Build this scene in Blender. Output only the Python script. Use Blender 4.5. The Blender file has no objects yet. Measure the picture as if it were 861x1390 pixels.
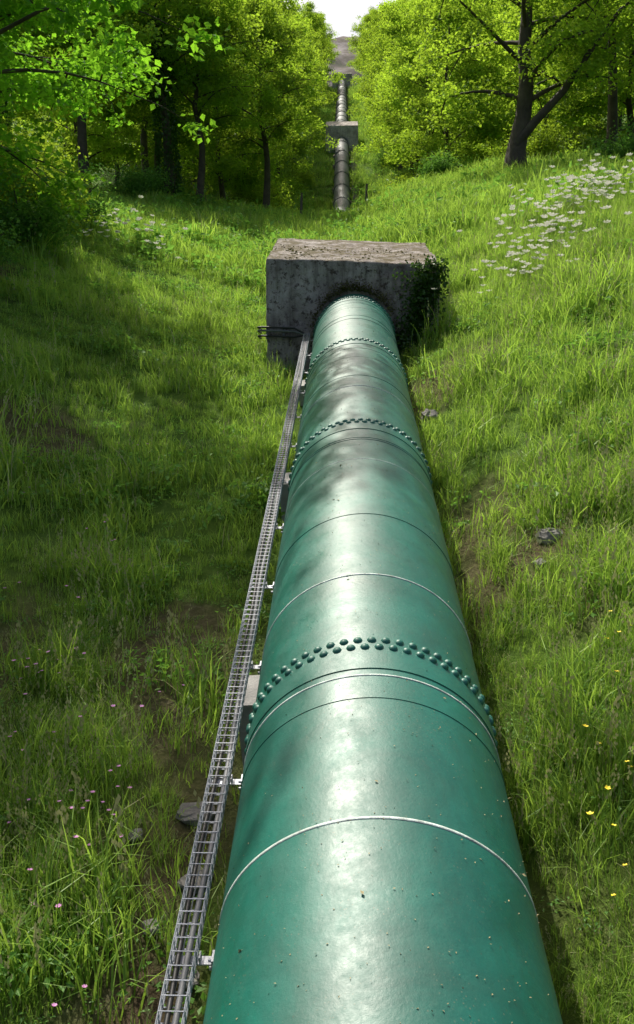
import bpy, math, random
import numpy as np
from mathutils import Vector, Matrix, Euler

rng = np.random.default_rng(7)
random.seed(7)
scene = bpy.context.scene
COL = scene.collection

# ------------------------------------------------------------------ noise
def _hash(ix, iy, s):
    h = np.sin(ix * 127.1 + iy * 311.7 + s * 74.7) * 43758.5453
    return h - np.floor(h)
def vnoise(x, y, s=0.0):
    x = np.asarray(x, float); y = np.asarray(y, float)
    ix = np.floor(x); iy = np.floor(y); fx = x - ix; fy = y - iy
    fx = fx * fx * (3 - 2 * fx); fy = fy * fy * (3 - 2 * fy)
    a = _hash(ix, iy, s); b = _hash(ix + 1, iy, s); c = _hash(ix, iy + 1, s); d = _hash(ix + 1, iy + 1, s)
    return (a * (1 - fx) + b * fx) * (1 - fy) + (c * (1 - fx) + d * fx) * fy
def fbm(x, y, s=0.0, o=4):
    t = 0; a = .5; n = 0
    for k in range(o):
        t = t + a * vnoise(x * 2 ** k, y * 2 ** k, s + k * 3.1); n += a; a *= .5
    return t / n

# ------------------------------------------------------------------ terrain
SL = math.tan(math.radians(19))
PX = 0.125
def L(Y): return SL * Y - 2.961          # pipe axis height along the lower slope
_ty = np.array([-60, 8, 13.2, 17, 24, 38.8, 50, 61.3, 82, 102.8, 154.7, 168, 320, 900, 1600.])
_tz = np.array([L(-60) - .9, L(8) - .9, L(13.2) - .62, L(17) - .6, L(24) - .35, 9.95, 12.1, 14.8, 27.0, 36.6, 60.9, 66.5, 92, 170, 260.])
_fy = np.arange(-60, 1600, .5)
_fz = np.interp(_fy, _ty, _tz)
_k = np.ones(9) / 9
_fzs = np.convolve(np.pad(_fz, 4, mode='edge'), _k, mode='valid')
def ground(X, Y):
    X = np.asarray(X, float); Y = np.asarray(Y, float)
    g = np.interp(Y, _fy, _fzs)
    x = X - PX
    r = np.interp(x, [.45, 1.0, 2, 3, 6, 10, 16, 40, 400], [.05, .50, 1.05, 1.45, 2.15, 2.55, 2.85, 5, 30])
    l = np.interp(-x, [.7, 2, 3, 5, 8, 12, 40, 400], [0, .10, .32, 1.1, 2.45, 3.0, 6, 30])
    kl = np.interp(Y, [18, 30, 60], [1, .32, .5]); kr = np.interp(Y, [16, 30, 40, 60], [1, .90, .88, .6])
    g = g + r * kr + l * kl
    amp = np.clip((np.abs(x) - .5) / 2, .15, 1)
    g = g + amp * (.34 * (fbm(X * .35, Y * .35, 1) - .5) + .16 * (fbm(X * 1.3, Y * 1.3, 5) - .5))
    return g
def dirt(X, Y):
    """0 = full grass, 1 = bare earth"""
    x = X - PX
    n = fbm(X * .9, Y * .6, 11)
    m = np.clip((n - .62) * 9, 0, 1) * .8
    strip = np.exp(-((x + 1.0) / .42) ** 2) * np.clip((8 - Y) / 4, 0, 1) * np.clip((fbm(X * 1.8, Y * 1.2, 21) - .30) * 5, 0, 1)
    strip2 = np.exp(-((x - 1.45) / .3) ** 2) * np.exp(-((Y - 6.8) / .5) ** 2)
    strip3 = np.exp(-((x + 2.6) / .25) ** 2) * np.exp(-((Y - 5.7) / 1.6) ** 2)
    far = np.clip((Y - 14) / 8, 0, 1)
    return np.clip(np.maximum(np.maximum(m * (1 - far), strip), np.maximum(strip2, strip3 * .9)), 0, 1)

# ------------------------------------------------------------------ mesh helpers
def make_mesh(name, V, F, mats=(), mi=None, tone=None, smooth=False, extra=None):
    V = np.asarray(V, np.float32); F = np.asarray(F, np.int32)
    me = bpy.data.meshes.new(name)
    me.vertices.add(len(V)); me.vertices.foreach_set('co', V.ravel())
    k = F.shape[1]
    me.loops.add(F.size); me.loops.foreach_set('vertex_index', F.ravel())
    me.polygons.add(len(F)); me.polygons.foreach_set('loop_start', np.arange(0, F.size, k, dtype=np.int32))
    try: me.polygons.foreach_set('loop_total', np.full(len(F), k, dtype=np.int32))
    except Exception: pass
    for m in mats: me.materials.append(m)
    if mi is not None: me.polygons.foreach_set('material_index', np.asarray(mi, np.int32))
    me.polygons.foreach_set('use_smooth', np.full(len(F), bool(smooth)) if not hasattr(smooth, '__len__') else np.asarray(smooth, bool))
    if tone is not None:
        a = me.attributes.new('tone', 'FLOAT', 'POINT'); a.data.foreach_set('value', np.asarray(tone, np.float32))
    if extra:
        for kx, vx in extra.items():
            a = me.attributes.new(kx, 'FLOAT', 'POINT'); a.data.foreach_set('value', np.asarray(vx, np.float32))
    me.update(calc_edges=True); me.validate()
    return me
def add_obj(name, me, parent=None, loc=(0, 0, 0)):
    o = bpy.data.objects.new(name, me); COL.objects.link(o); o.location = loc
    if parent: o.parent = parent
    return o
def empty(name, loc=(0, 0, 0)):
    o = bpy.data.objects.new(name, None); COL.objects.link(o); o.location = loc; o.empty_display_size = .3
    return o

class B:
    def __init__(s): s.V = []; s.F = []; s.M = []; s.T = []; s.S = []; s.n = 0
    def add(s, V, F, m=0, t=0.5, sm=False):
        V = np.asarray(V, float).reshape(-1, 3); F = np.asarray(F, int).reshape(-1, 4)
        s.V.append(V); s.F.append(F + s.n); s.n += len(V)
        s.M.append(np.full(len(F), m)); s.S.append(np.full(len(F), sm))
        s.T.append(np.full(len(V), t) if np.isscalar(t) else np.asarray(t, float))
    def mesh(s, name, mats):
        return make_mesh(name, np.vstack(s.V), np.vstack(s.F), mats, np.concatenate(s.M), np.concatenate(s.T), np.concatenate(s.S))

def tube(b, pts, rad, seg=6, m=0, t=.5, sm=True, cap=False):
    pts = np.asarray(pts, float); n = len(pts)
    rad = np.full(n, rad) if np.isscalar(rad) else np.asarray(rad, float)
    T = np.gradient(pts, axis=0); T /= np.linalg.norm(T, axis=1)[:, None] + 1e-9
    ref = np.array([0.13, .21, 1.0]) if abs(T[0][2]) < .8 else np.array([1., .1, 0])
    A = np.cross(T, ref); A /= np.linalg.norm(A, axis=1)[:, None] + 1e-9
    Bv = np.cross(T, A)
    th = np.linspace(0, 2 * np.pi, seg, endpoint=False)
    V = pts[:, None] + rad[:, None, None] * (np.cos(th)[None, :, None] * A[:, None] + np.sin(th)[None, :, None] * Bv[:, None])
    i = np.arange(n - 1)[:, None] * seg; j = np.arange(seg)[None]; j2 = (j + 1) % seg
    F = np.stack([i + j, i + j2, i + seg + j2, i + seg + j], -1).reshape(-1, 4)
    b.add(V.reshape(-1, 3), F, m, t, sm)
def box(b, c, ax, ay, az, m=0, t=.5):
    c = np.asarray(c, float); ax, ay, az = [np.asarray(v, float) for v in (ax, ay, az)]
    V = [c + sx * ax + sy * ay + sz * az for sz in (-1, 1) for sy in (-1, 1) for sx in (-1, 1)]
    F = [[0, 2, 3, 1], [4, 5, 7, 6], [0, 1, 5, 4], [2, 6, 7, 3], [0, 4, 6, 2], [1, 3, 7, 5]]
    b.add(V, F, m, t)
def unit(v): return v / (np.linalg.norm(v, axis=-1, keepdims=True) + 1e-9)
def leaves(b, P, size, up=.6, m=1, tone=None, width=.36, droop=0.0):
    n = len(P)
    a = rng.normal(size=(n, 3)); a[:, 2] = a[:, 2] * .5 - droop; a = unit(a)
    nn = rng.normal(size=(n, 3)); nn[:, 2] = np.abs(nn[:, 2]) + up; nn = unit(nn - a * (nn * a).sum(1)[:, None])
    s = np.cross(a, nn)
    Ls = (size * rng.uniform(.6, 1.25, n))[:, None]
    V = np.stack([P, P + a * Ls * .45 + s * Ls * width + nn * Ls * .08, P + a * Ls - nn * Ls * .1, P + a * Ls * .45 - s * Ls * width + nn * Ls * .08], 1)
    F = np.arange(4 * n).reshape(n, 4)
    tn = np.full(n, .5) if tone is None else tone
    b.add(V.reshape(-1, 3), F, m, np.repeat(np.clip(tn + rng.uniform(-.12, .12, n), 0, 1), 4))

# ------------------------------------------------------------------ materials
def newmat(name):
    m = bpy.data.materials.new(name); m.use_nodes = True
    nt = m.node_tree; nt.nodes.clear()
    out = nt.nodes.new('ShaderNodeOutputMaterial')
    return m, nt, out
def N(nt, t, **kw):
    n = nt.nodes.new(t)
    for k, v in kw.items():
        if k.startswith('i_'): n.inputs[k[2:].replace('_', ' ')].default_value = v
        else: setattr(n, k, v)
    return n
def ramp(nt, stops, interp='LINEAR'):
    r = nt.nodes.new('ShaderNodeValToRGB'); cr = r.color_ramp; cr.interpolation = interp
    while len(cr.elements) < len(stops): cr.elements.new(.5)
    for e, (p, c) in zip(cr.elements, stops):
        e.position = p; e.color = (c[0], c[1], c[2], 1) if hasattr(c, '__len__') else (c, c, c, 1)
    return r
def noise(nt, scale, detail=4, rough=.55, vec=None, dist=0):
    n = nt.nodes.new('ShaderNodeTexNoise'); n.inputs['Scale'].default_value = scale
    n.inputs['Detail'].default_value = detail; n.inputs['Roughness'].default_value = rough; n.inputs['Distortion'].default_value = dist
    if vec is not None: nt.links.new(vec, n.inputs['Vector'])
    return n
def mixc(nt, a, b_, f, mode='MIX'):
    m = nt.nodes.new('ShaderNodeMix'); m.data_type = 'RGBA'; m.blend_type = mode
    for idx, v in ((0, f), (6, a), (7, b_)):
        if isinstance(v, bpy.types.NodeSocket): nt.links.new(v, m.inputs[idx])
        elif idx == 0: m.inputs[0].default_value = v
        else: m.inputs[idx].default_value = (*v, 1)
    return m.outputs[2]

def leafmat(name, dark, light, trans, tf=.5, rough=.5, posvar=.25):
    m, nt, out = newmat(name); lk = nt.links.new
    at = N(nt, 'ShaderNodeAttribute', attribute_name='tone')
    oi = N(nt, 'ShaderNodeObjectInfo')
    geo = N(nt, 'ShaderNodeNewGeometry')
    ns = noise(nt, posvar, 2, .6, geo.outputs['Position'])
    a1 = N(nt, 'ShaderNodeMath', operation='MULTIPLY_ADD'); lk(oi.outputs['Random'], a1.inputs[0]); a1.inputs[1].default_value = .35; lk(at.outputs['Fac'], a1.inputs[2])
    a2 = N(nt, 'ShaderNodeMath', operation='MULTIPLY_ADD'); lk(ns.outputs['Fac'], a2.inputs[0]); a2.inputs[1].default_value = 1.2; lk(a1.outputs[0], a2.inputs[2])
    a3 = N(nt, 'ShaderNodeMath', operation='SUBTRACT'); lk(a2.outputs[0], a3.inputs[0]); a3.inputs[1].default_value = .78
    r = ramp(nt, [(0, dark), (1, light)]); lk(a3.outputs[0], r.inputs[0])
    r2 = ramp(nt, [(0, [c * .5 for c in trans]), (1, trans)]); lk(a3.outputs[0], r2.inputs[0])
    d = N(nt, 'ShaderNodeBsdfDiffuse'); lk(r.outputs[0], d.inputs['Color'])
    g = N(nt, 'ShaderNodeBsdfGlossy'); g.inputs['Roughness'].default_value = rough; g.inputs['Color'].default_value = (.9, .9, .85, 1)
    m0 = N(nt, 'ShaderNodeMixShader'); m0.inputs[0].default_value = .045; lk(d.outputs[0], m0.inputs[1]); lk(g.outputs[0], m0.inputs[2])
    t = N(nt, 'ShaderNodeBsdfTranslucent'); lk(r2.outputs[0], t.inputs['Color'])
    mx = N(nt, 'ShaderNodeMixShader'); mx.inputs[0].default_value = tf
    lk(m0.outputs[0], mx.inputs[1]); lk(t.outputs[0], mx.inputs[2]); lk(mx.outputs[0], out.inputs[0])
    return m
M_leaf = leafmat('tree_leaves', (.055, .155, .016), (.22, .39, .028), (.55, .82, .055), .5, .5, .16)
M_maple = leafmat('maple_leaves', (.045, .17, .014), (.14, .36, .020), (.38, .82, .04), .5)
M_shrub = leafmat('shrub_leaves', (.065, .15, .012), (.24, .40, .028), (.54, .76, .05), .45)
M_ivy = leafmat('ivy_leaves', (.020, .06, .012), (.07, .15, .022), (.10, .22, .03), .25, .35)
M_moss = leafmat('moss', (.06, .055, .012), (.15, .15, .03), (.10, .10, .02), .2, .6)
M_grass = leafmat('grass_blades', (.12, .26, .028), (.31, .49, .068), (.52, .80, .10), .45, .45, .35)
M_weed = leafmat('weed_leaves', (.065, .19, .025), (.17, .36, .055), (.30, .62, .08), .4, .5, .6)
M_straw = leafmat('dry_grass', (.30, .32, .12), (.52, .50, .27), (.45, .46, .20), .3, .6)

def simple(name, col, rough=.6, metal=0, bump=0, bscale=40, var=.25, vscale=6, spec=.5):
    m, nt, out = newmat(name); lk = nt.links.new
    tc = N(nt, 'ShaderNodeTexCoord')
    p = N(nt, 'ShaderNodeBsdfPrincipled'); p.inputs['Roughness'].default_value = rough; p.inputs['Metallic'].default_value = metal
    p.inputs['Specular IOR Level'].default_value = spec
    ns = noise(nt, vscale, 5, .6, tc.outputs['Object'])
    r = ramp(nt, [(.3, [c * (1 - var) for c in col]), (.7, [min(1, c * (1 + var)) for c in col])]); lk(ns.outputs['Fac'], r.inputs[0])
    lk(r.outputs[0], p.inputs['Base Color'])
    if bump:
        nb = noise(nt, bscale, 5, .6, tc.outputs['Object'])
        bp = N(nt, 'ShaderNodeBump'); bp.inputs['Strength'].default_value = bump; bp.inputs['Distance'].default_value = .02
        lk(nb.outputs['Fac'], bp.inputs['Height']); lk(bp.outputs[0], p.inputs['Normal'])
    lk(p.outputs[0], out.inputs[0])
    return m
M_bark = simple('bark', (.075, .06, .045), .9, 0, .8, 14, .4, 3)
M_steel = simple('galvanised_steel', (.42, .44, .48), .52, .35, .1, 60, .2)
M_cable_b = simple('black_cable', (.02, .02, .022), .5)
M_cable_g = simple('grey_conduit', (.15, .155, .165), .55)
M_white = simple('pale_weld_paint', (.52, .60, .55), .6, 0, .3, 90, .5, 14)
M_dark = simple('dark_seam', (.004, .06, .045), .5)
M_debris = simple('dry_bits', (.34, .29, .15), .8, 0, 0, 1, .5, 30)
M_rock = simple('slate_rock', (.20, .19, .175), .85, 0, .7, 18, .35, 5)
M_post = simple('weathered_post', (.10, .085, .07), .9, 0, .3)
M_fy = simple('yellow_petals', (.85, .68, .02), .6, 0, 0, 1, .1)
M_fp = simple('pink_petals', (.58, .25, .50), .6, 0, 0, 1, .2)
M_fw = leafmat('white_petals', (.75, .75, .70), (.85, .85, .80), (.80, .80, .72), .4)

def pipe_mat(name, base, grime, rough0=.24, coat=.3, gr=.5, bumpk=1.0, lo_=.7):
    m, nt, out = newmat(name); lk = nt.links.new
    tc = N(nt, 'ShaderNodeTexCoord')
    p = N(nt, 'ShaderNodeBsdfPrincipled')
    n1 = noise(nt, 1.6, 8, .7, tc.outputs['Object'], .6)
    r1 = ramp(nt, [(.34, [c * lo_ for c in base]), (.66, [c * 1.22 for c in base])]); lk(n1.outputs['Fac'], r1.inputs[0])
    mp = N(nt, 'ShaderNodeMapping'); mp.inputs['Scale'].default_value = (5, 1, 1); lk(tc.outputs['Object'], mp.inputs[0])
    n2 = noise(nt, 1.7, 8, .78, mp.outputs[0]); r2 = ramp(nt, [(.46, 0), (.74, 1)]); lk(n2.outputs['Fac'], r2.inputs[0])
    mu = N(nt, 'ShaderNodeMath', operation='MULTIPLY'); lk(r2.outputs[0], mu.inputs[0]); mu.inputs[1].default_value = gr
    c1 = mixc(nt, r1.outputs[0], grime, mu.outputs[0])
    prev = c1
    for sc, lo, hi, colr, nsc in ((60, .08, .22, (.13, .16, .10), 3.5), (26, .04, .12, (.05, .07, .035), 2.1)):
        v = N(nt, 'ShaderNodeTexVoronoi'); v.inputs['Scale'].default_value = sc; lk(tc.outputs['Object'], v.inputs['Vector'])
        r3 = ramp(nt, [(lo, 1), (hi, 0)]); lk(v.outputs['Distance'], r3.inputs[0])
        n3 = noise(nt, nsc, 4, .7, tc.outputs['Object']); r4 = ramp(nt, [(.47, 0), (.62, .8)]); lk(n3.outputs['Fac'], r4.inputs[0])
        mu2 = N(nt, 'ShaderNodeMath', operation='MULTIPLY'); lk(r3.outputs[0], mu2.inputs[0]); lk(r4.outputs[0], mu2.inputs[1])
        prev = mixc(nt, prev, colr, mu2.outputs[0])
    lk(prev, p.inputs['Base Color'])
    rr = ramp(nt, [(.34, rough0), (.66, rough0 + .22)]); n5 = noise(nt, 5, 9, .8, tc.outputs['Object']); lk(n5.outputs['Fac'], rr.inputs[0])
    lk(rr.outputs[0], p.inputs['Roughness'])
    p.inputs['Specular IOR Level'].default_value = .5
    p.inputs['Coat Weight'].default_value = coat; lk(rr.outputs[0], p.inputs['Coat Roughness'])
    nb = noise(nt, 55, 5, .7, tc.outputs['Object'])
    bp = N(nt, 'ShaderNodeBump'); bp.inputs['Strength'].default_value = .35 * bumpk; bp.inputs['Distance'].default_value = .004
    lk(nb.outputs['Fac'], bp.inputs['Height'])
    nb2 = noise(nt, 3.2, 3, .5, tc.outputs['Object'])
    bp2 = N(nt, 'ShaderNodeBump'); bp2.inputs['Strength'].default_value = .20 * bumpk; bp2.inputs['Distance'].default_value = .03
    lk(nb2.outputs['Fac'], bp2.inputs['Height']); lk(bp.outputs[0], bp2.inputs['Normal']); lk(bp2.outputs[0], p.inputs['Normal'])
    lk(p.outputs[0], out.inputs[0])
    return m
M_pipe = pipe_mat('green_pipe_paint', (.001, .132, .092), (.015, .080, .050), .355, .34, .45)
M_pipe2 = pipe_mat('upper_pipe_grey', (.045, .070, .064), (.08, .08, .07), .48, 0)  # upper sections: greyer and rougher than the lower pipe, no coat

def concrete(name='weathered_concrete', k=1.0, dk=1.0):
    m, nt, out = newmat(name); lk = nt.links.new
    tc = N(nt, 'ShaderNodeTexCoord'); geo = N(nt, 'ShaderNodeNewGeometry')
    p = N(nt, 'ShaderNodeBsdfPrincipled'); p.inputs['Roughness'].default_value = .92
    n1 = noise(nt, 1.4, 8, .7, tc.outputs['Object']); r1 = ramp(nt, [(.3, (.15 * k, .125 * k, .115 * k)), (.5, (.31 * k, .275 * k, .255 * k)), (.72, (.50 * k, .46 * k, .43 * k))]); lk(n1.outputs['Fac'], r1.inputs[0])
    n2 = noise(nt, 9, 6, .8, tc.outputs['Object']); r2 = ramp(nt, [(.51, 0), (.60, dk)]); lk(n2.outputs['Fac'], r2.inputs[0])
    c1 = mixc(nt, r1.outputs[0], (.07, .05, .042), r2.outputs[0])
    mp = N(nt, 'ShaderNodeMapping'); mp.inputs['Scale'].default_value = (5, 5, .5); lk(tc.outputs['Object'], mp.inputs[0])
    n4 = noise(nt, 1.6, 5, .7, mp.outputs[0]); r5 = ramp(nt, [(.46, 0), (.68, .75 * dk)]); lk(n4.outputs['Fac'], r5.inputs[0])
    c1b = mixc(nt, c1, (.08, .065, .05), r5.outputs[0])
    sep = N(nt, 'ShaderNodeSeparateXYZ'); lk(geo.outputs['Normal'], sep.inputs[0])
    n3 = noise(nt, 4, 6, .75, tc.outputs['Object']); r3 = ramp(nt, [(.42, 0), (.56, dk)]); lk(n3.outputs['Fac'], r3.inputs[0])
    r4 = ramp(nt, [(.45, 0), (.8, 1)]); lk(sep.outputs['Z'], r4.inputs[0])
    mu = N(nt, 'ShaderNodeMath', operation='MULTIPLY'); lk(r3.outputs[0], mu.inputs[0]); lk(r4.outputs[0], mu.inputs[1])
    c2 = mixc(nt, c1b, (.09, .07, .025), mu.outputs[0])
    lk(c2, p.inputs['Base Color'])
    nb = noise(nt, 16, 8, .7, tc.outputs['Object'])
    bp = N(nt, 'ShaderNodeBump'); bp.inputs['Strength'].default_value = .8; bp.inputs['Distance'].default_value = .03
    lk(nb.outputs['Fac'], bp.inputs['Height']); lk(bp.outputs[0], p.inputs['Normal'])
    lk(p.outputs[0], out.inputs[0]); return m
M_conc = concrete(k=1.1)
M_concLit = concrete('weathered_concrete_sunlit_tint', 1.55, .35)  # brighter copy for the upper blocks: sunlight on their faces put into the colour
M_conc2 = simple('pale_concrete', (.38, .37, .35), .9, 0, .5, 25, .3, 4)

def groundmat():
    m, nt, out = newmat('earth_and_turf'); lk = nt.links.new
    geo = N(nt, 'ShaderNodeNewGeometry'); at = N(nt, 'ShaderNodeAttribute', attribute_name='dirt')
    p = N(nt, 'ShaderNodeBsdfPrincipled'); p.inputs['Roughness'].default_value = .95; p.inputs['Specular IOR Level'].default_value = .1
    n1 = noise(nt, 1.2, 6, .7, geo.outputs['Position']); r1 = ramp(nt, [(.3, (.055, .12, .016)), (.7, (.13, .22, .03))]); lk(n1.outputs['Fac'], r1.inputs[0])
    n2 = noise(nt, 9, 8, .75, geo.outputs['Position']); r2 = ramp(nt, [(.3, (.06, .04, .025)), (.55, (.15, .11, .07)), (.75, (.28, .23, .17))]); lk(n2.outputs['Fac'], r2.inputs[0])
    lk(mixc(nt, r1.outputs[0], r2.outputs[0], at.outputs['Fac']), p.inputs['Base Color'])
    nb = noise(nt, 14, 8, .75, geo.outputs['Position'])
    bp = N(nt, 'ShaderNodeBump'); bp.inputs['Strength'].default_value = 1; bp.inputs['Distance'].default_value = .06
    lk(nb.outputs['Fac'], bp.inputs['Height']); lk(bp.outputs[0], p.inputs['Normal'])
    lk(p.outputs[0], out.inputs[0]); return m
M_ground = groundmat()

# ------------------------------------------------------------------ ground sheet
xs = np.concatenate([-np.geomspace(500, 12, 22), np.arange(-11.8, 14, .16), np.geomspace(14.2, 500, 22)])
ys = np.concatenate([np.arange(-60, -2, 3.), np.arange(-2, 20, .16), np.arange(20, 60, .5), np.arange(60, 180, 2.5), np.geomspace(182, 1500, 24)])
GX, GY = np.meshgrid(xs, ys)
GZ = ground(GX, GY)
nx, ny = len(xs), len(ys)
i = np.arange(ny - 1)[:, None] * nx + np.arange(nx - 1)[None]
F = np.stack([i, i + 1, i + nx + 1, i + nx], -1).reshape(-1, 4)
add_obj('ground', make_mesh('ground', np.stack([GX, GY, GZ], -1).reshape(-1, 3), F, [M_ground], smooth=True, extra={'dirt': dirt(GX, GY).ravel()}))

# mountain
mx_ = np.linspace(-420, 420, 130); my_ = np.linspace(420, 1300, 110)
MX, MY = np.meshgrid(mx_, my_)
ridge = np.interp(MY, [420, 520, 900, 1000, 1300], [60, 130, 405, 418, 330])
MZ = ridge + 60 * (fbm(MX * .012, MY * .012, 3, 6) - .5) * np.interp(MY, [420, 600], [.3, 1]) + 14 * (fbm(MX * .05, MY * .05, 8, 4) - .5) - MX * .05
i = np.arange(109)[:, None] * 130 + np.arange(129)[None]
F = np.stack([i, i + 1, i + 131, i + 130], -1).reshape(-1, 4)
def mtn():
    m, nt, out = newmat('rocky_heath'); lk = nt.links.new
    geo = N(nt, 'ShaderNodeNewGeometry'); p = N(nt, 'ShaderNodeBsdfPrincipled'); p.inputs['Roughness'].default_value = .95; p.inputs['Specular IOR Level'].default_value = .1
    n1 = noise(nt, .03, 8, .75, geo.outputs['Position']); r1 = ramp(nt, [(.36, (.08, .10, .06)), (.5, (.17, .15, .125)), (.62, (.30, .28, .27))]); lk(n1.outputs['Fac'], r1.inputs[0])
    lk(r1.outputs[0], p.inputs['Base Color']); lk(p.outputs[0], out.inputs[0]); return m
add_obj('mountain', make_mesh('mountain', np.stack([MX, MY, MZ], -1).reshape(-1, 3), F, [mtn()], smooth=True))

# ------------------------------------------------------------------ pipe frame helpers
class Frame:
    def __init__(s, P0, dirv):
        s.o = np.array(P0, float); s.d = unit(np.array(dirv, float)); s.x = unit(np.cross(s.d, [0, 0, 1.])); s.n = np.cross(s.x, s.d)
    def __call__(s, x, n, d):
        x, n, d = np.broadcast_arrays(*[np.asarray(v, float) for v in (x, n, d)])
        return s.o + x[..., None] * s.x + n[..., None] * s.n + d[..., None] * s.d
c19, s19 = math.cos(math.radians(19)), math.sin(math.radians(19))
F1 = Frame((PX, 2.8 * s19, -2.8 * c19), (0, c19, s19))
def lathe(b, fr, ds, rs, seg=96, m=0, sm=True):
    th = np.linspace(0, 2 * np.pi, seg, endpoint=False)
    ds = np.asarray(ds, float); rs = np.asarray(rs, float); n = len(ds)
    V = fr(rs[:, None] * np.sin(th)[None], rs[:, None] * np.cos(th)[None], ds[:, None] + 0 * th[None])
    i = np.arange(n - 1)[:, None] * seg; j = np.arange(seg)[None]; j2 = (j + 1) % seg
    F = np.stack([i + j, i + j2, i + seg + j2, i + seg + j], -1).reshape(-1, 4)
    b.add(V.reshape(-1, 3), F, m, .5, sm)
def rivets(b, fr, d, R, count, rr=.026, off=0, hgt=.75, m=0):
    nu, nv = 8, 4
    for k in range(count):
        a = (k + off) / count * 2 * math.pi
        if math.cos(a) < -.55: continue
        ph = np.linspace(0, np.pi / 2, nv); th = np.linspace(0, 2 * np.pi, nu, endpoint=False)
        rad = rr * np.cos(ph); up = rr * hgt * np.sin(ph) - .002
        dx = rad[:, None] * np.cos(th)[None]; dd = rad[:, None] * np.sin(th)[None]; U = up[:, None] + 0 * th[None]
        x = np.cos(a) * dx + np.sin(a) * (R + U); n = -np.sin(a) * dx + np.cos(a) * (R + U)
        V = fr(x, n, d + dd).reshape(-1, 3)
        i = np.arange(nv - 1)[:, None] * nu; j = np.arange(nu)[None]; j2 = (j + 1) % nu
        F = np.stack([i + j, i + j2, i + nu + j2, i + nu + j], -1).reshape(-1, 4)
        b.add(V, F, m, .5, True)

R = .6
pen = empty('penstock_pipe', F1(0, 0, 3))
def child(name, me, par):
    o = add_obj(name, me, par); o.matrix_parent_inverse = Matrix.Translation(-Vector(par.location)); return o
flanges = [.05, 3.58, 7.12, 10.35, 13.3]
b = B()
ds = [-4.0]; rs = [R]
for f in flanges:
    ds += [f - .42, f - .419, f - .20, f - .199, f + .075, f + .076]
    rs += [R, R + .003, R + .003, R + .008, R + .008, R - .002]
    if f != flanges[-1]:
        ds += [f + 1.58, f + 1.581]; rs += [R - .002, R + .0015]
ds += [15.5]; rs += [R]
D2, R2 = [], []
for k in range(len(ds) - 1):
    nseg = max(1, int((ds[k + 1] - ds[k]) / .4))
    for q in range(nseg): D2.append(ds[k] + (ds[k + 1] - ds[k]) * q / nseg); R2.append(rs[k] + (rs[k + 1] - rs[k]) * q / nseg)
D2.append(ds[-1]); R2.append(rs[-1])
lathe(b, F1, D2, R2, 128)
me = b.mesh('pipe_shell', [M_pipe])
try: me.set_sharp_from_angle(angle=math.radians(25))
except Exception: pass
child('pipe_shell', me, pen)
b = B()
for f in flanges:
    rivets(b, F1, f + .035, R + .008, 58, .0235, 0)
    rivets(b, F1, f - .025, R + .008, 58, .0235, .5)
child('rivets', b.mesh('rivets', [M_pipe]), pen)
b = B()
def ringband(d, w, h, m):
    lathe(b, F1, [d - w / 2 - .002, d - w / 2, d + w / 2, d + w / 2 + .002], [R - .004, R + h, R + h, R - .004], 128, m)
for d, w, h, mm in [(2.44, .012, .003, 0), (3.33, .009, .006, 0), (4.32, .007, .002, 0), (6.2, .005, .002, 0), (6.66, .005, .003, 1),
                    (8.3, .005, .002, 0), (9.5, .005, .002, 1), (11.7, .006, .002, 1), (1.2, .01, .003, 0), (12.5, .006, .002, 1)]:
    ringband(d, w, h, mm)
child('weld_seams', b.mesh('weld_seams', [M_white, M_dark]), pen)
b = B()
n = 1500
dd = 1 + 12 * rng.uniform(0, 1, n) ** 1.3; aa = rng.normal(0, .7, n)
P = F1(np.sin(aa) * (R + .004), np.cos(aa) * (R + .004), dd)
leaves(b, P, .008, up=3, m=0, width=.3)
Pn = F1(np.sin(aa[:50]) * (R + .006), np.cos(aa[:50]) * (R + .006), dd[:50]); leaves(b, Pn, .020, up=3, m=0, width=.3)
child('leaf_litter', b.mesh('leaf_litter', [M_debris]), pen)
for k, d in enumerate([.9, 4.55, 8.2, 11.9]):
    b = B()
    th = np.radians(np.linspace(128, 240, 17))
    inner = [(R * 1.01 * math.sin(t), R * 1.01 * math.cos(t)) for t in th]
    a_ = np.array(inner)
    o_ = np.array([(ix * 1.25 - (.12 if ix < -.2 else 0), (iz - .02 if j in (0, 16) else -1.3)) for j, (ix, iz) in enumerate(inner)])
    ring = []
    for dv in (d - .16, d + .16): ring += [F1(a_[:, 0], a_[:, 1], dv), F1(o_[:, 0], o_[:, 1], dv)]
    V = np.vstack(ring); n17 = 17; Fq = []
    for j in range(16):
        Fq += [[j, j + 1, n17 + j + 1, n17 + j], [2 * n17 + j, 3 * n17 + j, 3 * n17 + j + 1, 2 * n17 + j + 1],
               [n17 + j, n17 + j + 1, 3 * n17 + j + 1, 3 * n17 + j]]
    for j in (0, 16): Fq.append([j, n17 + j, 3 * n17 + j, 2 * n17 + j])
    b.add(V, Fq)
    child('concrete_saddle_%d' % (k + 1), b.mesh('concrete_saddle', [M_conc2]), pen)

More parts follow.
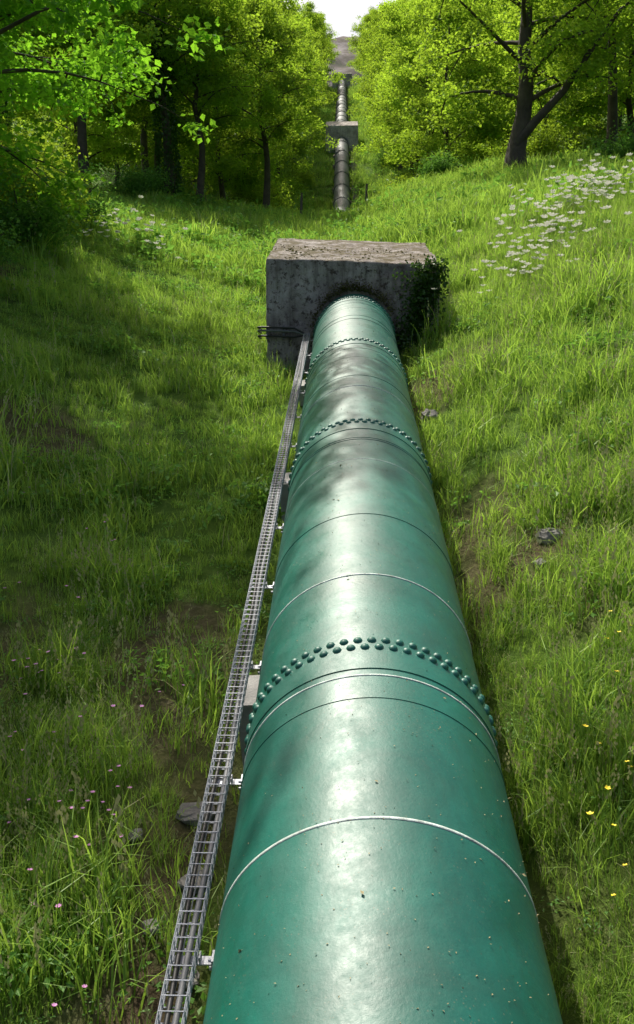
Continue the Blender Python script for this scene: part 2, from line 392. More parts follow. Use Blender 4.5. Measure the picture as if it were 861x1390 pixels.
# ------------------------------------------------------------------ cable tray
tray = empty('cable_tray', F1(-.7, 0, 3))
TX0, TX1, TN = -.756, -.668, .02
b = B()
def wire(p, q, r=.0028): tube(b, [p, q], r, 4, 0, .5, False)
HT = .055
for (x, n) in [(TX0, TN), (TX0, TN + HT / 2), (TX0, TN + HT), (TX1, TN), (TX1, TN + HT / 2), (TX1, TN + HT), (TX0 + .03, TN), (TX0 + .06, TN)]:
    for d0 in np.arange(-2, 13.2, 3): wire(F1(x, n, d0), F1(x, n, min(d0 + 3, 13.3)), .0028)
for d in np.arange(-2, 13.3, .06):
    wire(F1(TX0 - .002, TN + HT, d), F1(TX0 - .002, TN, d), .003); wire(F1(TX0, TN - .003, d), F1(TX1, TN - .003, d), .003); wire(F1(TX1 + .002, TN, d), F1(TX1 + .002, TN + HT, d), .003)
    wire(F1(TX0, TN + HT + .003, d), F1(TX1, TN + HT + .003, d), .0024)
child('wire_mesh', b.mesh('wire_mesh', [M_steel]), tray)
b = B()
dl = np.linspace(-2, 13.5, 120)
for k, (x, r, mm) in enumerate([(TX0 + .026, .010, 0), (TX0 + .062, .012, 1)]):
    wob = .006 * np.sin(dl * 1.7 + k * 2) + .004 * np.sin(dl * 4.1 + k)
    tube(b, F1(x + wob, TN + r + .004, dl), r, 8, mm)
child('cables', b.mesh('cables', [M_cable_b, M_cable_g]), tray)
b = B()
for d in np.arange(-.6, 13.2, .98):
    box(b, F1(-.68, TN - .012, d), F1.x * .08, F1.d * .018, F1.n * .003)
    box(b, F1(-.608, TN - .03, d), F1.x * .004, F1.d * .025, F1.n * .045)
    box(b, F1(TX1 + .012, TN - .0, d), F1.x * .003, F1.d * .016, F1.n * .02)
    for q in (-.02, .02): tube(b, [F1(-.612, TN - .03 + q, d), F1(-.626, TN - .03 + q, d)], .008, 6)
child('brackets', b.mesh('brackets', [M_steel]), tray)

# ------------------------------------------------------------------ concrete blocks
def block(name, xc, Y, zt, slope, w=2.64, length=2.7, depth=2.3, roll=0.0, seed=0, mat=None):
    nu, nl, nh = 26, 26, 20
    V = {}; verts = []; faces = []
    def key(p): return tuple(np.round(p, 4))
    def patch(fn, na, nb_, flip=False):
        idx = np.zeros((na + 1, nb_ + 1), int)
        for a in range(na + 1):
            for c in range(nb_ + 1):
                p = fn(a / na, c / nb_); kk = key(p)
                if kk not in V: V[kk] = len(verts); verts.append(p)
                idx[a, c] = V[kk]
        for a in range(na):
            for c in range(nb_):
                q = [idx[a, c], idx[a + 1, c], idx[a + 1, c + 1], idx[a, c + 1]]
                faces.append(q[::-1] if flip else q)
    def pt(u, l, h):
        x = xc + (u - .5) * w; y = Y + l * length * math.cos(slope)
        z = zt + l * length * math.sin(slope) - h * depth - (u - .5) * w * roll
        return np.array([x, y, z])
    patch(lambda a, c: pt(a, c, 0), nu, nl)
    patch(lambda a, c: pt(a, 0, c), nu, nh, True)
    patch(lambda a, c: pt(a, 1, c), nu, nh)
    patch(lambda a, c: pt(0, a, c), nl, nh)
    patch(lambda a, c: pt(1, a, c), nl, nh, True)
    verts = np.array(verts)
    cen = verts.mean(0)
    nz = fbm(verts[:, 0] * 3 + seed, verts[:, 2] * 3 + verts[:, 1] * 2.1, 2 + seed) - .5
    nz2 = fbm(verts[:, 0] * 9 + verts[:, 1] * 7, verts[:, 2] * 9, 9 + seed) - .5
    verts = verts + unit(verts - cen) * (nz * .07 + nz2 * .05)[:, None]
    me = make_mesh(name, verts, faces, [mat or M_conc], smooth=False)
    o = add_obj(name, me)
    bv = o.modifiers.new('bevel', 'BEVEL'); bv.width = .025; bv.segments = 2; bv.limit_method = 'ANGLE'; bv.angle_limit = math.radians(50)
    return o
block('concrete_anchor_block', .10, 13.66, 2.86, math.radians(19.5), roll=.04)

b = B()
for k, zz in enumerate([1.72, 1.80, 1.85]):
    y0 = 13.66 - .045 - k * .006
    p_end = F1(TX0 + .05, TN + .03, 13.3)
    pts = [F1(TX0 + .05, TN + .02, 12.9), p_end, np.array([-.78, y0 - .02, zz]), np.array([-1.28, y0 - .015, zz + .02]), np.array([-1.34, y0 + .02, zz + .02]), np.array([-1.345, y0 + .5, zz + .05])]
    tube(b, pts, .016, 8, 0 if k != 1 else 1)
for xx in (-.95, -1.2): box(b, (xx, 13.63, 1.79), (.015, 0, 0), (0, .02, 0), (0, 0, .1), 1)
child('conduits', b.mesh('conduits', [M_cable_b, M_cable_g]), tray)

def upper_pipe(name, P0, P1, rings, step_side):
    fr = Frame(P0, np.array(P1) - np.array(P0)); Ln = np.linalg.norm(np.array(P1) - np.array(P0))
    par = empty(name, P0)
    b = B(); dsx = []; rsx = []
    dsx.append(0); rsx.append(R)
    for f in np.arange(rings / 2, Ln - 1, rings):
        dsx += [f - .12, f - .11, f + .11, f + .12]; rsx += [R, R + .035, R + .035, R]
    dsx.append(Ln); rsx.append(R)
    lathe(b, fr, dsx, rsx, 48)
    me = b.mesh('shell', [M_pipe2])
    try: me.set_sharp_from_angle(angle=math.radians(25))
    except Exception: pass
    child('shell', me, par)
    b = B()
    for f in np.arange(rings / 2, Ln - 1, rings): rivets(b, fr, f, R + .035, 36, .04)
    child('rivets', b.mesh('rivets', [M_pipe2]), par)
    b = B()
    for f in np.arange(rings, Ln - 1, rings): box(b, fr(0, -.75, f), fr.x * .75, fr.d * .25, fr.n * .55)
    child('saddles', b.mesh('saddles', [M_conc]), par)
    b = B()
    for f in np.arange(0.5, Ln - .5, .45):
        p = fr(step_side, 0, f); g = float(ground(p[0], p[1]))
        box(b, (p[0], p[1], g + .04), (.25, 0, 0), (0, .2, 0), (0, 0, .14))
    child('steps', b.mesh('steps', [M_conc]), par)
    return par
upper_pipe('penstock_pipe', (-.28, 57.0, 12.9), (-.40, 83.2, 28.4), 3.6, 1.05)
block('concrete_anchor_block', -.40, 81.4, 29.0, math.radians(27), w=2.9, seed=3, depth=3.0, mat=M_concLit)
upper_pipe('penstock_pipe', (-.45, 83.5, 28.9), (-.72, 155.5, 62.4), 5.0, 1.05)
block('concrete_anchor_block', -.72, 154.5, 63.6, math.radians(24), w=3.3, seed=5, depth=3.2, mat=M_concLit)

# ------------------------------------------------------------------ trees
def tree_mesh(name, seed, H, CR, base, nleaf, lsize, ivy=0, leafm=None, trunk_r=.17, lean=(0, 0), nlimb=20, clump=.75, big_limb=None):
    global rng
    rng = np.random.default_rng(seed)
    b = B()
    k = 12; t = np.linspace(0, 1, k)
    wob = np.cumsum(rng.normal(0, .10, (k, 2)), 0); wob[0] = 0
    tr = np.stack([wob[:, 0] + lean[0] * t * H, wob[:, 1] + lean[1] * t * H, t * H * .93], 1)
    tube(b, tr, trunk_r * (1 - .88 * t) * (1 + .5 * np.exp(-t * 18)), 9, 0)
    cl = []
    def trunk_at(h):
        return np.array([np.interp(h, tr[:, 2], tr[:, q]) for q in range(3)])
    for q in range(nlimb):
        f = (q + rng.uniform(0, 1)) / nlimb
        h = base + (H * .90 - base) * f
        p0 = trunk_at(h); az = q * 2.4 + rng.uniform(-.5, .5)
        env = CR * (math.sin(math.pi * min(1, (.22 + .78 * f) * .98)) ** .5) * rng.uniform(.65, 1.1)
        rise = rng.uniform(.15, .55) * env
        pts = []
        for s in np.linspace(0, 1, 7):
            pts.append(p0 + np.array([math.cos(az + .25 * s) * env * s, math.sin(az + .25 * s) * env * s, rise * s + .25 * math.sin(s * 3) - .35 * s * s]))
        pts = np.array(pts); r0 = trunk_r * .30 * (1 - .55 * f)
        tube(b, pts, np.linspace(r0, r0 * .15, 7), 5, 0)
        for s in np.linspace(.35, 1, 5):
            j = np.array([np.interp(s, np.linspace(0, 1, 7), pts[:, c]) for c in range(3)])
            cl.append((j + rng.normal(0, .25, 3), clump * rng.uniform(.55, 1.15)))
            if rng.random() < .75:
                dv = unit(rng.normal(size=3) * [1, 1, .7]) * env * rng.uniform(.2, .42)
                e = j + dv; tube(b, [j, (j + e) / 2 + [0, 0, .06], e], [r0 * .35, r0 * .22, r0 * .08], 4, 0)
                cl.append((e, clump * rng.uniform(.5, 1.05)))
    if big_limb is not None:
        pts = np.array(big_limb, float); tube(b, pts, np.linspace(trunk_r * .55, trunk_r * .1, len(pts)), 7, 0)
        for s in np.linspace(.5, 1, 8):
            j = np.array([np.interp(s, np.linspace(0, 1, len(pts)), pts[:, c]) for c in range(3)])
            cl.append((j + rng.normal(0, .3, 3), clump * rng.uniform(.6, 1)))
    w = np.array([c[1] ** 2 for c in cl]); w /= w.sum()
    ids = rng.choice(len(cl), nleaf, p=w)
    C = np.array([c[0] for c in cl]); rad = np.array([c[1] for c in cl]); tn = rng.uniform(.1, .9, len(cl))
    v = unit(rng.normal(size=(nleaf, 3))) * (rng.uniform(0, 1, nleaf) ** .55)[:, None]
    P = C[ids] + v * rad[ids][:, None] * [1, 1, .6]
    hfac = (P[:, 2] - base) / (H - base)
    leaves(b, P, lsize, .5, 1, tn[ids] + .15 * (hfac - .5), .34, .25)
    mats = [M_bark, leafm or M_leaf]
    if ivy:
        mats.append(M_ivy); n = 4500
        h = rng.uniform(0, ivy, n); az = rng.uniform(0, 2 * np.pi, n); lump = fbm(h * 1.3, az * 1.2, seed)
        rr = trunk_r * (1 - .5 * h / H) + .08 + .45 * lump * rng.uniform(.3, 1, n)
        base_p = np.array([[np.interp(hh, tr[:, 2], tr[:, 0]), np.interp(hh, tr[:, 2], tr[:, 1]), hh] for hh in h])
        P = base_p + np.stack([np.cos(az) * rr, np.sin(az) * rr, 0 * rr], 1)
        leaves(b, P, .12, .2, 2, rng.uniform(.2, .7, n), .42, .5)
    return b.mesh(name, mats)
def place(name, me, x, y, s=1, rz=0, dz=-.15, par=None):
    o = add_obj(name, me, None, (x, y, float(ground(x, y)) + dz)); o.rotation_euler = (0, 0, rz); o.scale = (s, s, s * random.uniform(.95, 1.08)); return o

TA = tree_mesh('deciduous_tree_a', 11, 13, 3.8, 3.0, 23000, .17, 0, nlimb=24, clump=.8)
TB = tree_mesh('deciduous_tree_b', 12, 12, 3.4, 2.0, 21000, .17, 0, nlimb=24, clump=.8)
TC = tree_mesh('deciduous_tree_c', 13, 12.5, 3.6, 1.0, 24000, .17, 0, nlimb=26, clump=.8)
TD = tree_mesh('deciduous_tree_d', 14, 13.5, 3.9, 3.8, 22000, .17, 0, trunk_r=.22, nlimb=24, clump=.8)
TI = tree_mesh('ivy_clad_tree', 15, 13, 3.6, 3.8, 20000, .17, 7.5, trunk_r=.22, nlimb=24, clump=.8)
TR = tree_mesh('spreading_tree', 16, 13, 4.4, 2.4, 30000, .15, 0, trunk_r=.34, lean=(.03, 0), nlimb=28, clump=.85,
               big_limb=[(0, 0, 1.2), (.7, -.1, 2.0), (1.6, -.3, 2.9), (2.5, -.5, 4.2), (3.4, -.6, 5.4), (4.4, -.5, 6.2)])
for (x, y, me, s, nm) in [(-7.5, 37.5, TI, 1.0, 'ivy_clad_tree'), (-6.1, 38.6, TD, .8, 'deciduous_tree'), (-3.7, 41.5, TD, .8, 'deciduous_tree'),
                      (-10.6, 36.5, TD, 1, 'deciduous_tree'), (-13.4, 35, TI, 1, 'ivy_clad_tree'), (-9, 42.5, TA, 1, 'deciduous_tree'),
                      (-6.5, 48, TC, .95, 'deciduous_tree'), (-16.5, 38, TC, 1, 'deciduous_tree'), (-12.5, 44, TC, 1, 'deciduous_tree'),
                      (6.0, 32.5, TR, 1, 'spreading_tree'), (10.2, 36, TD, 1, 'deciduous_tree'), (13.6, 33, TC, 1, 'deciduous_tree'),
                      (4.7, 43, TC, .85, 'deciduous_tree'), (8.6, 42, TC, 1, 'deciduous_tree'), (12.5, 41, TB, 1, 'deciduous_tree')]:
    place(nm, me, x, y, s, random.uniform(0, 6.28) if me is not TR else 0)
fr_ = random.Random(5)
for y in np.arange(52, 176, 6.0):
    for side in (-1, 1):
        for row, x0 in enumerate((4.9, 10.2, 16.0)):
            if y > 95 and row > 1: continue
            x = side * (x0 + fr_.uniform(-.3, 1.0)) + (-.4)
            yy = y + fr_.uniform(-1.8, 1.8)
            me = fr_.choice([TA, TB, TC, TD, TB, TC]); s = fr_.uniform(.85, 1.1) * (.9 if row == 0 else 1.05)
            place('forest_tree', me, x, yy, s, fr_.uniform(0, 6.28))
TM = tree_mesh('maple_tree', 21, 10, 4.5, 1.5, 30000, .16, 0, leafm=M_maple, trunk_r=.2, nlimb=38, clump=.70)
place('maple_tree', TM, -6.6, 13.6, 1.0, 1.1)
place('maple_tree', TM, -9.2, 19.0, .95, 4.1)
TS = tree_mesh('tall_maple_tree', 23, 14, 3.6, 5.0, 5000, .2, 0, leafm=M_maple, trunk_r=.2, nlimb=20, clump=.7)  # thin-leaved tree out of view, added to cast dappled shade on the left bank
place('maple_tree', TS, -9.4, 8.0, 1.0, 1.0)

def shrub_mesh(name, seed, r, h, n, ls, mat):
    global rng
    rng = np.random.default_rng(seed); b = B(); cl = []
    for q in range(16):
        az = rng.uniform(0, 6.28); e = np.array([math.cos(az) * r * rng.uniform(.2, .9), math.sin(az) * r * rng.uniform(.2, .9), h * rng.uniform(.35, .95)])
        tube(b, [np.zeros(3), e * [.4, .4, .6], e], [.03, .02, .008], 4, 0)
        for s in (.5, .75, 1): cl.append(e * s + rng.normal(0, .1, 3))
    cl = np.array(cl); tn = rng.uniform(.1, .9, len(cl)); ids = rng.integers(0, len(cl), n)
    P = cl[ids] + rng.normal(size=(n, 3)) * [r * .2, r * .2, h * .13]
    P[:, 2] = np.abs(P[:, 2])
    leaves(b, P, ls, .5, 1, tn[ids], .34, .1)
    return b.mesh(name, [M_bark, mat])
SA = shrub_mesh('shrub_a', 31, 1.3, 1.5, 7000, .09, M_shrub)
SB = shrub_mesh('shrub_b', 32, 1.0, 1.1, 5500, .08, M_weed)
for x, y, me, s in [(-6.6, 18.5, SA, 1.0), (-5.9, 16.3, SB, 1), (-7.2, 16.5, SA, .9), (-6.4, 20.5, SB, 1.1), (-8.4, 20.5, SA, 1.2), (-5.7, 13.2, SB, .8), (-8.6, 24, SA, 1.2),
                    (-10.5, 31, SA, 1.3), (-13, 32, SA, 1.4), (-8.3, 36, SB, 1.2), (9.8, 32, SB, 1.1), (12.8, 30, SA, 1.2), (4.2, 39.5, SB, 1.2), (7.9, 38, SA, 1.1), (-5, 51, SA, 1.5),
                    (4.5, 53, SA, 1.5), (3.8, 60, SA, 1.3), (-4.0, 61, SB, 1.5), (-3.4, 70, SA, 1.0), (3.2, 73, SB, 1.2)]:
    place('shrub', me, x, y, s, random.uniform(0, 6), -.1)

# ivy on block
rng = np.random.default_rng(77)
b = B(); n = 2300
t = rng.uniform(0, 1, n) ** .85; px = .90 + .42 * t + rng.normal(0, .15, n) * (.45 + fbm(t * 9, t * 0, 2)); pz = 1.35 + 1.48 * t + rng.normal(0, .06, n)
px = np.clip(px, .70, 1.50)
P = np.stack([px, 13.60 - rng.uniform(.01, .12, n), pz], 1); leaves(b, P, .062, .1, 1, rng.uniform(.3, 1, n), .42, .5)
for q in range(5):
    tt = np.linspace(0, 1, 8); tube(b, np.stack([1.0 + q * .05 + .25 * tt + .03 * np.sin(tt * 9 + q), 13.60 + 0 * tt, 1.2 + 1.6 * tt], 1), .007, 4, 0)
add_obj('ivy', b.mesh('ivy', [M_bark, M_ivy]))
b = B(); n = 1500
a_ = rng.normal(0, .75, n); rr_ = R + .02 + np.abs(rng.normal(0, .05, n)) * (.4 + 1.4 * fbm(a_ * 3, a_ * 0, 4))
P = np.stack([PX + np.sin(a_) * rr_, 13.62 - np.abs(rng.normal(0, .02, n)), 1.76 + np.cos(a_) * rr_ / c19], 1)
leaves(b, P, .03, .3, 0, rng.uniform(.1, .9, n), .4, .1)
n = 900; xx = rng.uniform(-1.15, 1.35, n); yl = rng.uniform(0, 2.5, n); msk = fbm(xx * 1.5, yl * 1.5, 9) > .54; xx, yl = xx[msk], yl[msk]
P = np.stack([xx, 13.7 + yl * .942, 2.88 + yl * .334 - (xx - .1) * .04], 1); leaves(b, P, .04, .8, 0, rng.uniform(.1, .9, len(xx)), .4, 0)
add_obj('moss', b.mesh('moss', [M_moss]))

for (x, y, h) in [(-1.9, 38, 1.1), (.8, 36.5, 1.3)]:
    b = B(); z = float(ground(x, y))
    tube(b, [(x, y, z - .2), (x + .01, y, z + h * .5), (x + .03, y, z + h)], [.06, .055, .05], 8)
    box(b, (x + .03, y, z + h + .01), (.05, 0, 0), (0, .05, 0), (0, 0, .012))
    add_obj('fence_post', b.mesh('fence_post', [M_post]))

def rock(x, y, sx, sy, sz, seed, rz=0, dz=0):
    r = np.random.default_rng(seed); nu, nv = 12, 7
    th = np.linspace(0, 2 * np.pi, nu, endpoint=False); ph = np.linspace(-1.4, 1.4, nv)
    V = []
    for p in ph:
        for t in th:
            q = np.array([math.cos(t) * math.cos(p), math.sin(t) * math.cos(p), math.sin(p)])
            q = np.sign(q) * np.abs(q) ** .6
            V.append(q * (1 + r.normal(0, .09)))
    V = np.array(V) * [sx, sy, sz]
    c, s_ = math.cos(rz), math.sin(rz); V = V @ np.array([[c, s_, 0], [-s_, c, 0], [0, 0, 1]])
    i = np.arange(nv - 1)[:, None] * nu; j = np.arange(nu)[None]; j2 = (j + 1) % nu
    Fq = np.stack([i + j, i + j2, i + nu + j2, i + nu + j], -1).reshape(-1, 4).tolist()
    for base_ in (0, (nv - 1) * nu):
        for a in range(1, nu - 2, 2): Fq.append([base_, base_ + a, base_ + a + 1, base_ + a + 2])
    me = make_mesh('rock', V, np.array(Fq), [M_rock]); o = add_obj('rock', me, None, (x, y, float(ground(x, y)) + dz)); o.rotation_euler = (.25 + r.normal(0, .1), r.normal(0, .15), 0)
for a in [(-.85, 4.9, .11, .08, .025, 1, .3, .02), (-.78, 4.45, .09, .07, .025, 2, 1, .015), (-.72, 3.9, .06, .05, .02, 4, 2, .02),
          (-.95, 4.15, .05, .04, .02, 5, 2, .02), (1.6, 6.9, .10, .08, .06, 6, .4, .0), (1.45, 6.6, .05, .05, .04, 7, .4, .02), (1.0, 10.6, .10, .1, .08, 8, 0, .06),
          (-1.15, 4.7, .04, .04, .02, 12, 0, .02)]:
    rock(*a)

# ------------------------------------------------------------------ grass
def tuft(name, seed, nb, h0, h1, w, spread, mat, droop=.5, seeds=False, straw=0.1):
    r = np.random.default_rng(seed); b = B()
    K = 3; t = np.linspace(0, 1, K + 1)
    for q in range(nb):
        az = r.uniform(0, 6.283); rr = spread * math.sqrt(r.uniform(0, 1)); p0 = np.array([rr * math.cos(az), rr * math.sin(az), -.02])
        da = r.uniform(0, 6.283); dv = np.array([math.cos(da), math.sin(da), 0]); h = r.uniform(h0, h1); ln = r.uniform(.15, 1) * droop
        c = p0 + np.outer(t, [0, 0, 1]) * h * (1 - .25 * ln * t[:, None]) + np.outer(t ** 1.9, dv) * h * ln
        c[:, 2] -= (t ** 3) * h * ln * .35
        sd = np.array([-dv[1], dv[0], 0]) * 1.0; tw = r.uniform(-.7, .7); sd = unit(sd * math.cos(tw) + dv * math.sin(tw) + [0, 0, .1])
        ww = w * r.uniform(.6, 1.3) * (1 - .9 * t ** 1.6) / 2
        V = np.concatenate([c - sd * ww[:, None], c + sd * ww[:, None]])
        Fq = [[k, K + 1 + k, K + 2 + k, k + 1] for k in range(K)]
        b.add(V, Fq, 1 if r.random() < straw else 0, np.clip(r.uniform(.1, .8) + .25 * np.concatenate([t, t]) - .1, 0, 1))
        if seeds and r.random() < .12:
            top = c[-1]; n = 12; P = top + np.outer(r.uniform(-.10, .02, n), [0, 0, 1]) + r.normal(0, .005, (n, 3))
            V = np.stack([P, P + [.004, 0, .007], P + [0, 0, .016], P + [-.004, 0, .007]], 1).reshape(-1, 3)
            b.add(V, np.arange(4 * n).reshape(n, 4), 1, .6)
    return b.mesh(name, [mat, M_straw])
def weed(name, seed, nl, ls, h, spread):
    global rng
    rng = np.random.default_rng(seed); b = B()
    P = np.stack([rng.normal(0, spread, nl), rng.normal(0, spread, nl), rng.uniform(.01, h, nl)], 1)
    leaves(b, P, ls, 1.5, 0, rng.uniform(.2, .8, nl), .3, 0)
    return b.mesh(name, [M_weed])
def flower(name, mat, nst, h, fs, spread, seed, petals=5):
    r = np.random.default_rng(seed); b = B()
    for q in range(nst):
        x, y = r.normal(0, spread, 2); hh = h * r.uniform(.7, 1.15); top = np.array([x + r.normal(0, .03), y + r.normal(0, .03), hh])
        tube(b, [(x, y, 0), (x * .7 + top[0] * .3, y * .7 + top[1] * .3, hh * .5), top], .0018, 3, 0)
        for a in range(petals):
            t = a * 6.283 / petals + q; dv = np.array([math.cos(t), math.sin(t), .45]) * fs; s = np.array([-math.sin(t), math.cos(t), 0]) * fs * .42
            b.add([top, top + dv * .55 + s, top + dv, top + dv * .55 - s], [[0, 1, 2, 3]], 1)
    return b.mesh(name, [M_grass, mat])

def proto(cname, meshes):
    c = bpy.data.collections.new(cname)
    for k, me in enumerate(meshes):
        o = bpy.data.objects.new('%s_%02d' % (cname, k), me); c.objects.link(o)
    return c
def scatter(name, P, rz, sc, idx, coll, tilt=None):
    n = len(P)
    me = bpy.data.meshes.new(name); me.vertices.add(n); me.vertices.foreach_set('co', np.asarray(P, np.float32).ravel())
    rot = np.zeros((n, 3), np.float32); rot[:, 2] = rz
    rot[:, 0] = rng.normal(0, .12, n); rot[:, 1] = rng.normal(0, .12, n)
    a = me.attributes.new('rot', 'FLOAT_VECTOR', 'POINT'); a.data.foreach_set('vector', rot.ravel())
    a = me.attributes.new('scl', 'FLOAT', 'POINT'); a.data.foreach_set('value', np.asarray(sc, np.float32))
    a = me.attributes.new('pick', 'INT', 'POINT'); a.data.foreach_set('value', np.asarray(idx, np.int32))
    me.update()
    o = add_obj(name, me)
    ng = bpy.data.node_groups.new(name, 'GeometryNodeTree')
    ng.interface.new_socket('Geometry', in_out='INPUT', socket_type='NodeSocketGeometry'); ng.interface.new_socket('Geometry', in_out='OUTPUT', socket_type='NodeSocketGeometry')
    gi = ng.nodes.new('NodeGroupInput'); go = ng.nodes.new('NodeGroupOutput')
    iop = ng.nodes.new('GeometryNodeInstanceOnPoints'); ci = ng.nodes.new('GeometryNodeCollectionInfo')
    ci.inputs['Collection'].default_value = coll; ci.inputs['Separate Children'].default_value = True; ci.inputs['Reset Children'].default_value = True
    def na(nm, t):
        x = ng.nodes.new('GeometryNodeInputNamedAttribute'); x.data_type = t; x.inputs['Name'].default_value = nm; return x
    r_ = na('rot', 'FLOAT_VECTOR'); s_ = na('scl', 'FLOAT'); p_ = na('pick', 'INT'); e2r = ng.nodes.new('FunctionNodeEulerToRotation')
    lk = ng.links.new
    lk(gi.outputs[0], iop.inputs['Points']); lk(ci.outputs[0], iop.inputs['Instance']); iop.inputs['Pick Instance'].default_value = True
    lk(p_.outputs['Attribute'], iop.inputs['Instance Index']); lk(r_.outputs['Attribute'], e2r.inputs[0]); lk(e2r.outputs[0], iop.inputs['Rotation'])
    lk(s_.outputs['Attribute'], iop.inputs['Scale']); lk(iop.outputs[0], go.inputs[0])
    md = o.modifiers.new('scatter', 'NODES'); md.node_group = ng
    return o
def pts_region(x0, x1, y0, y1, dens, margin=1.15, seed=1):
    r = np.random.default_rng(seed)
    n = int((x1 - x0) * (y1 - y0) * dens)
    X = r.uniform(x0, x1, n); Y = r.uniform(y0, y1, n)
    k = np.abs(X) < (Y + 3) * .45 * margin + 1.2
    blkm = (np.abs(X - .1) < 1.3) & (Y > 13.6) & (Y < 16.3)
    pm = (np.abs(X - PX) < .66) & (Y < 13.7)
    tm = (X > -.68) & (X < -.4) & (Y < 13)
    k &= ~blkm & ~pm & ~tm
    X, Y = X[k], Y[k]
    return X, Y, ground(X, Y)

protoN = proto('grass_tuft_near', [tuft('gn%d' % k, 100 + k, 28, .06, .17, .0055, .09, M_grass, .6, straw=.03) for k in range(4)]
               + [tuft('gl%d' % k, 120 + k, 24, .14, .36, .006, .08, M_grass, .85, True, .06) for k in range(3)]
               + [weed('wd%d' % k, 140 + k, 36, .026, .07, .06) for k in range(3)])
protoM = proto('grass_tuft_mid', [tuft('gm%d' % k, 200 + k, 28, .09, .22, .009, .14, M_grass, .6, straw=.03) for k in range(4)]
               + [tuft('gml%d' % k, 220 + k, 24, .18, .38, .009, .13, M_grass, .8, True, .06) for k in range(3)]
               + [weed('wm%d' % k, 240 + k, 32, .045, .10, .10) for k in range(3)])
protoF = proto('grass_tuft_far', [tuft('gf%d' % k, 300 + k, 34, .13, .30, .018, .25, M_grass, .6, straw=.03) for k in range(4)]
               + [tuft('gfl%d' % k, 320 + k, 30, .22, .42, .018, .25, M_grass, .7, False, .06) for k in range(3)]
               + [weed('wf%d' % k, 340 + k, 34, .11, .2, .2) for k in range(3)])
def lay(name, coll, reg, dens, seed, s0=.7, s1=1.35, keepdirt=.05):
    X, Y, Z = pts_region(*reg, dens, seed=seed)
    r = np.random.default_rng(seed + 50)
    dm = dirt(X, Y); k = r.random(len(X)) > dm * (1 - keepdirt); X, Y, Z = X[k], Y[k], Z[k]; n = len(X)
    patch = fbm(X * .8, Y * .8, 31); tall = np.clip((patch - .45) * 4, 0, 1) * .45 + np.where(X > .6, .34, .04)
    tall = np.clip(tall, 0, .8)
    weedp = np.clip((fbm(X * 1.1, Y * 1.1, 41) - .44) * 2.2, .02, .4) * np.where(X < 0, 1, .5)
    u = r.random(n); idx = np.where(u < weedp, r.integers(7, 10, n), np.where(u < weedp + (1 - weedp) * tall, r.integers(4, 7, n), r.integers(0, 4, n)))
    clumpy = np.clip((fbm(X * 2.3, Y * 2.3, 51) - .5) * 2.8, -.35, .65)
    sc = r.uniform(s0, s1, n) * (.8 + .4 * patch) * (1 + clumpy)
    print(name, n)
    scatter(name, np.stack([X, Y, Z], 1), r.uniform(0, 6.28, n), sc, idx, coll)
rng = np.random.default_rng(3)
lay('grass', protoN, (-5, 5, 1.0, 7.5), 185, 1)
lay('grass', protoM, (-9, 9, 7.3, 20), 76, 2)
lay('grass', protoF, (-18, 18, 19.5, 44), 24, 3)
lay('grass', protoF, (-7, 7, 44, 160), 8, 4, 1.0, 1.8)

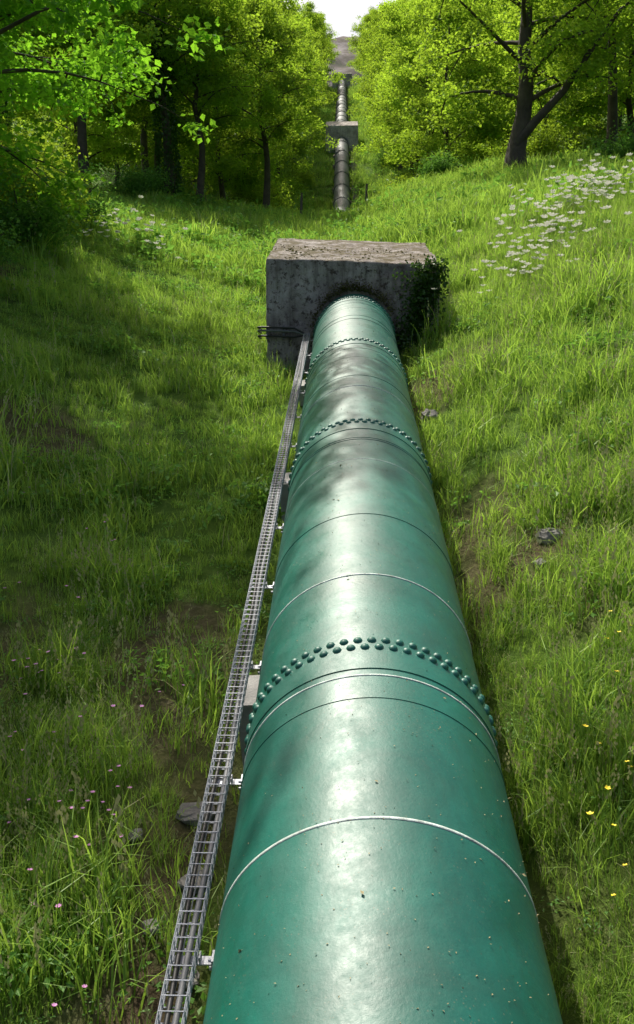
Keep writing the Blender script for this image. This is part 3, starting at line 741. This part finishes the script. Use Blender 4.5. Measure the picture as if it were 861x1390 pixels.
fy = proto('buttercup', [flower('buttercup%d' % k, M_fy, 2, .30, .015, .12, 400 + k) for k in range(3)])
fw = proto('cow_parsley', [flower('white_flower%d' % k, M_fw, 5, .62, .07, .26, 410 + k, 7) for k in range(3)])
fp = proto('clover_flower', [flower('clover%d' % k, M_fp, 2, .20, .015, .12, 420 + k, 7) for k in range(3)])
def fl(name, coll, centres, seed):
    r = np.random.default_rng(seed); X = []; Y = []
    for (cx, cy, sx, sy, n) in centres: X.append(r.normal(cx, sx, n)); Y.append(r.normal(cy, sy, n))
    X = np.concatenate(X); Y = np.concatenate(Y); k = np.abs(X - PX) > .7; X, Y = X[k], Y[k]; n = len(X)
    scatter(name, np.stack([X, Y, ground(X, Y)], 1), r.uniform(0, 6, n), r.uniform(.8, 1.2, n), r.integers(0, 3, n), coll)
fl('buttercups', fy, [(1.5, 4.0, .2, .6, 20), (1.35, 3.2, .12, .4, 16), (1.9, 4.7, .2, .4, 12), (-3, 16, .6, 1.5, 14)], 1)
fl('white_wildflowers', fw, [(2.6, 13.6, .28, .6, 9), (3.4, 15.6, .35, .7, 16), (4.6, 18.6, .5, .8, 26), (5.6, 20.3, .4, .8, 14), (-5.0, 20, .5, 1.2, 10)], 2)
fl('clover_flowers', fp, [(-1.9, 5.4, .4, .7, 22), (-1.5, 4.4, .3, .5, 14), (-3.0, 8.5, .6, 1, 14)], 3)

# ------------------------------------------------------------------ light, sky, camera
el, az = math.radians(58), math.radians(-28)
sv = Vector((math.sin(az) * math.cos(el), math.cos(az) * math.cos(el), math.sin(el)))
sd = bpy.data.lights.new('sun', 'SUN'); sd.energy = 5.0; sd.angle = math.radians(.6); sd.color = (1, .945, .84)
so = bpy.data.objects.new('sun', sd); COL.objects.link(so); so.rotation_euler = (-sv).to_track_quat('-Z', 'Y').to_euler(); so.location = (0, 0, 60)
w = bpy.data.worlds.new('World'); scene.world = w; w.use_nodes = True
nt = w.node_tree; nt.nodes.clear()
sk = nt.nodes.new('ShaderNodeTexSky'); sk.sky_type = 'NISHITA'; sk.sun_disc = False; sk.sun_elevation = el; sk.sun_rotation = az; sk.dust_density = 7.0; sk.air_density = 1.0; sk.ozone_density = .5
bg = nt.nodes.new('ShaderNodeBackground'); bg.inputs[1].default_value = .15; wo = nt.nodes.new('ShaderNodeOutputWorld')
nt.links.new(sk.outputs[0], bg.inputs[0]); nt.links.new(bg.outputs[0], wo.inputs[0])

cd = bpy.data.cameras.new('camera'); cd.sensor_fit = 'VERTICAL'; cd.sensor_height = 24; cd.lens = 1200 / 1390 * 24; cd.clip_start = .05; cd.clip_end = 4000
co = bpy.data.objects.new('camera', cd); COL.objects.link(co); scene.camera = co
co.location = (0, 0, 0); co.rotation_euler = (math.radians(90 - 4), 0, math.radians(1.85))
scene.view_settings.view_transform = 'Standard'; scene.view_settings.look = 'None'; scene.view_settings.exposure = 0; scene.view_settings.gamma = 1
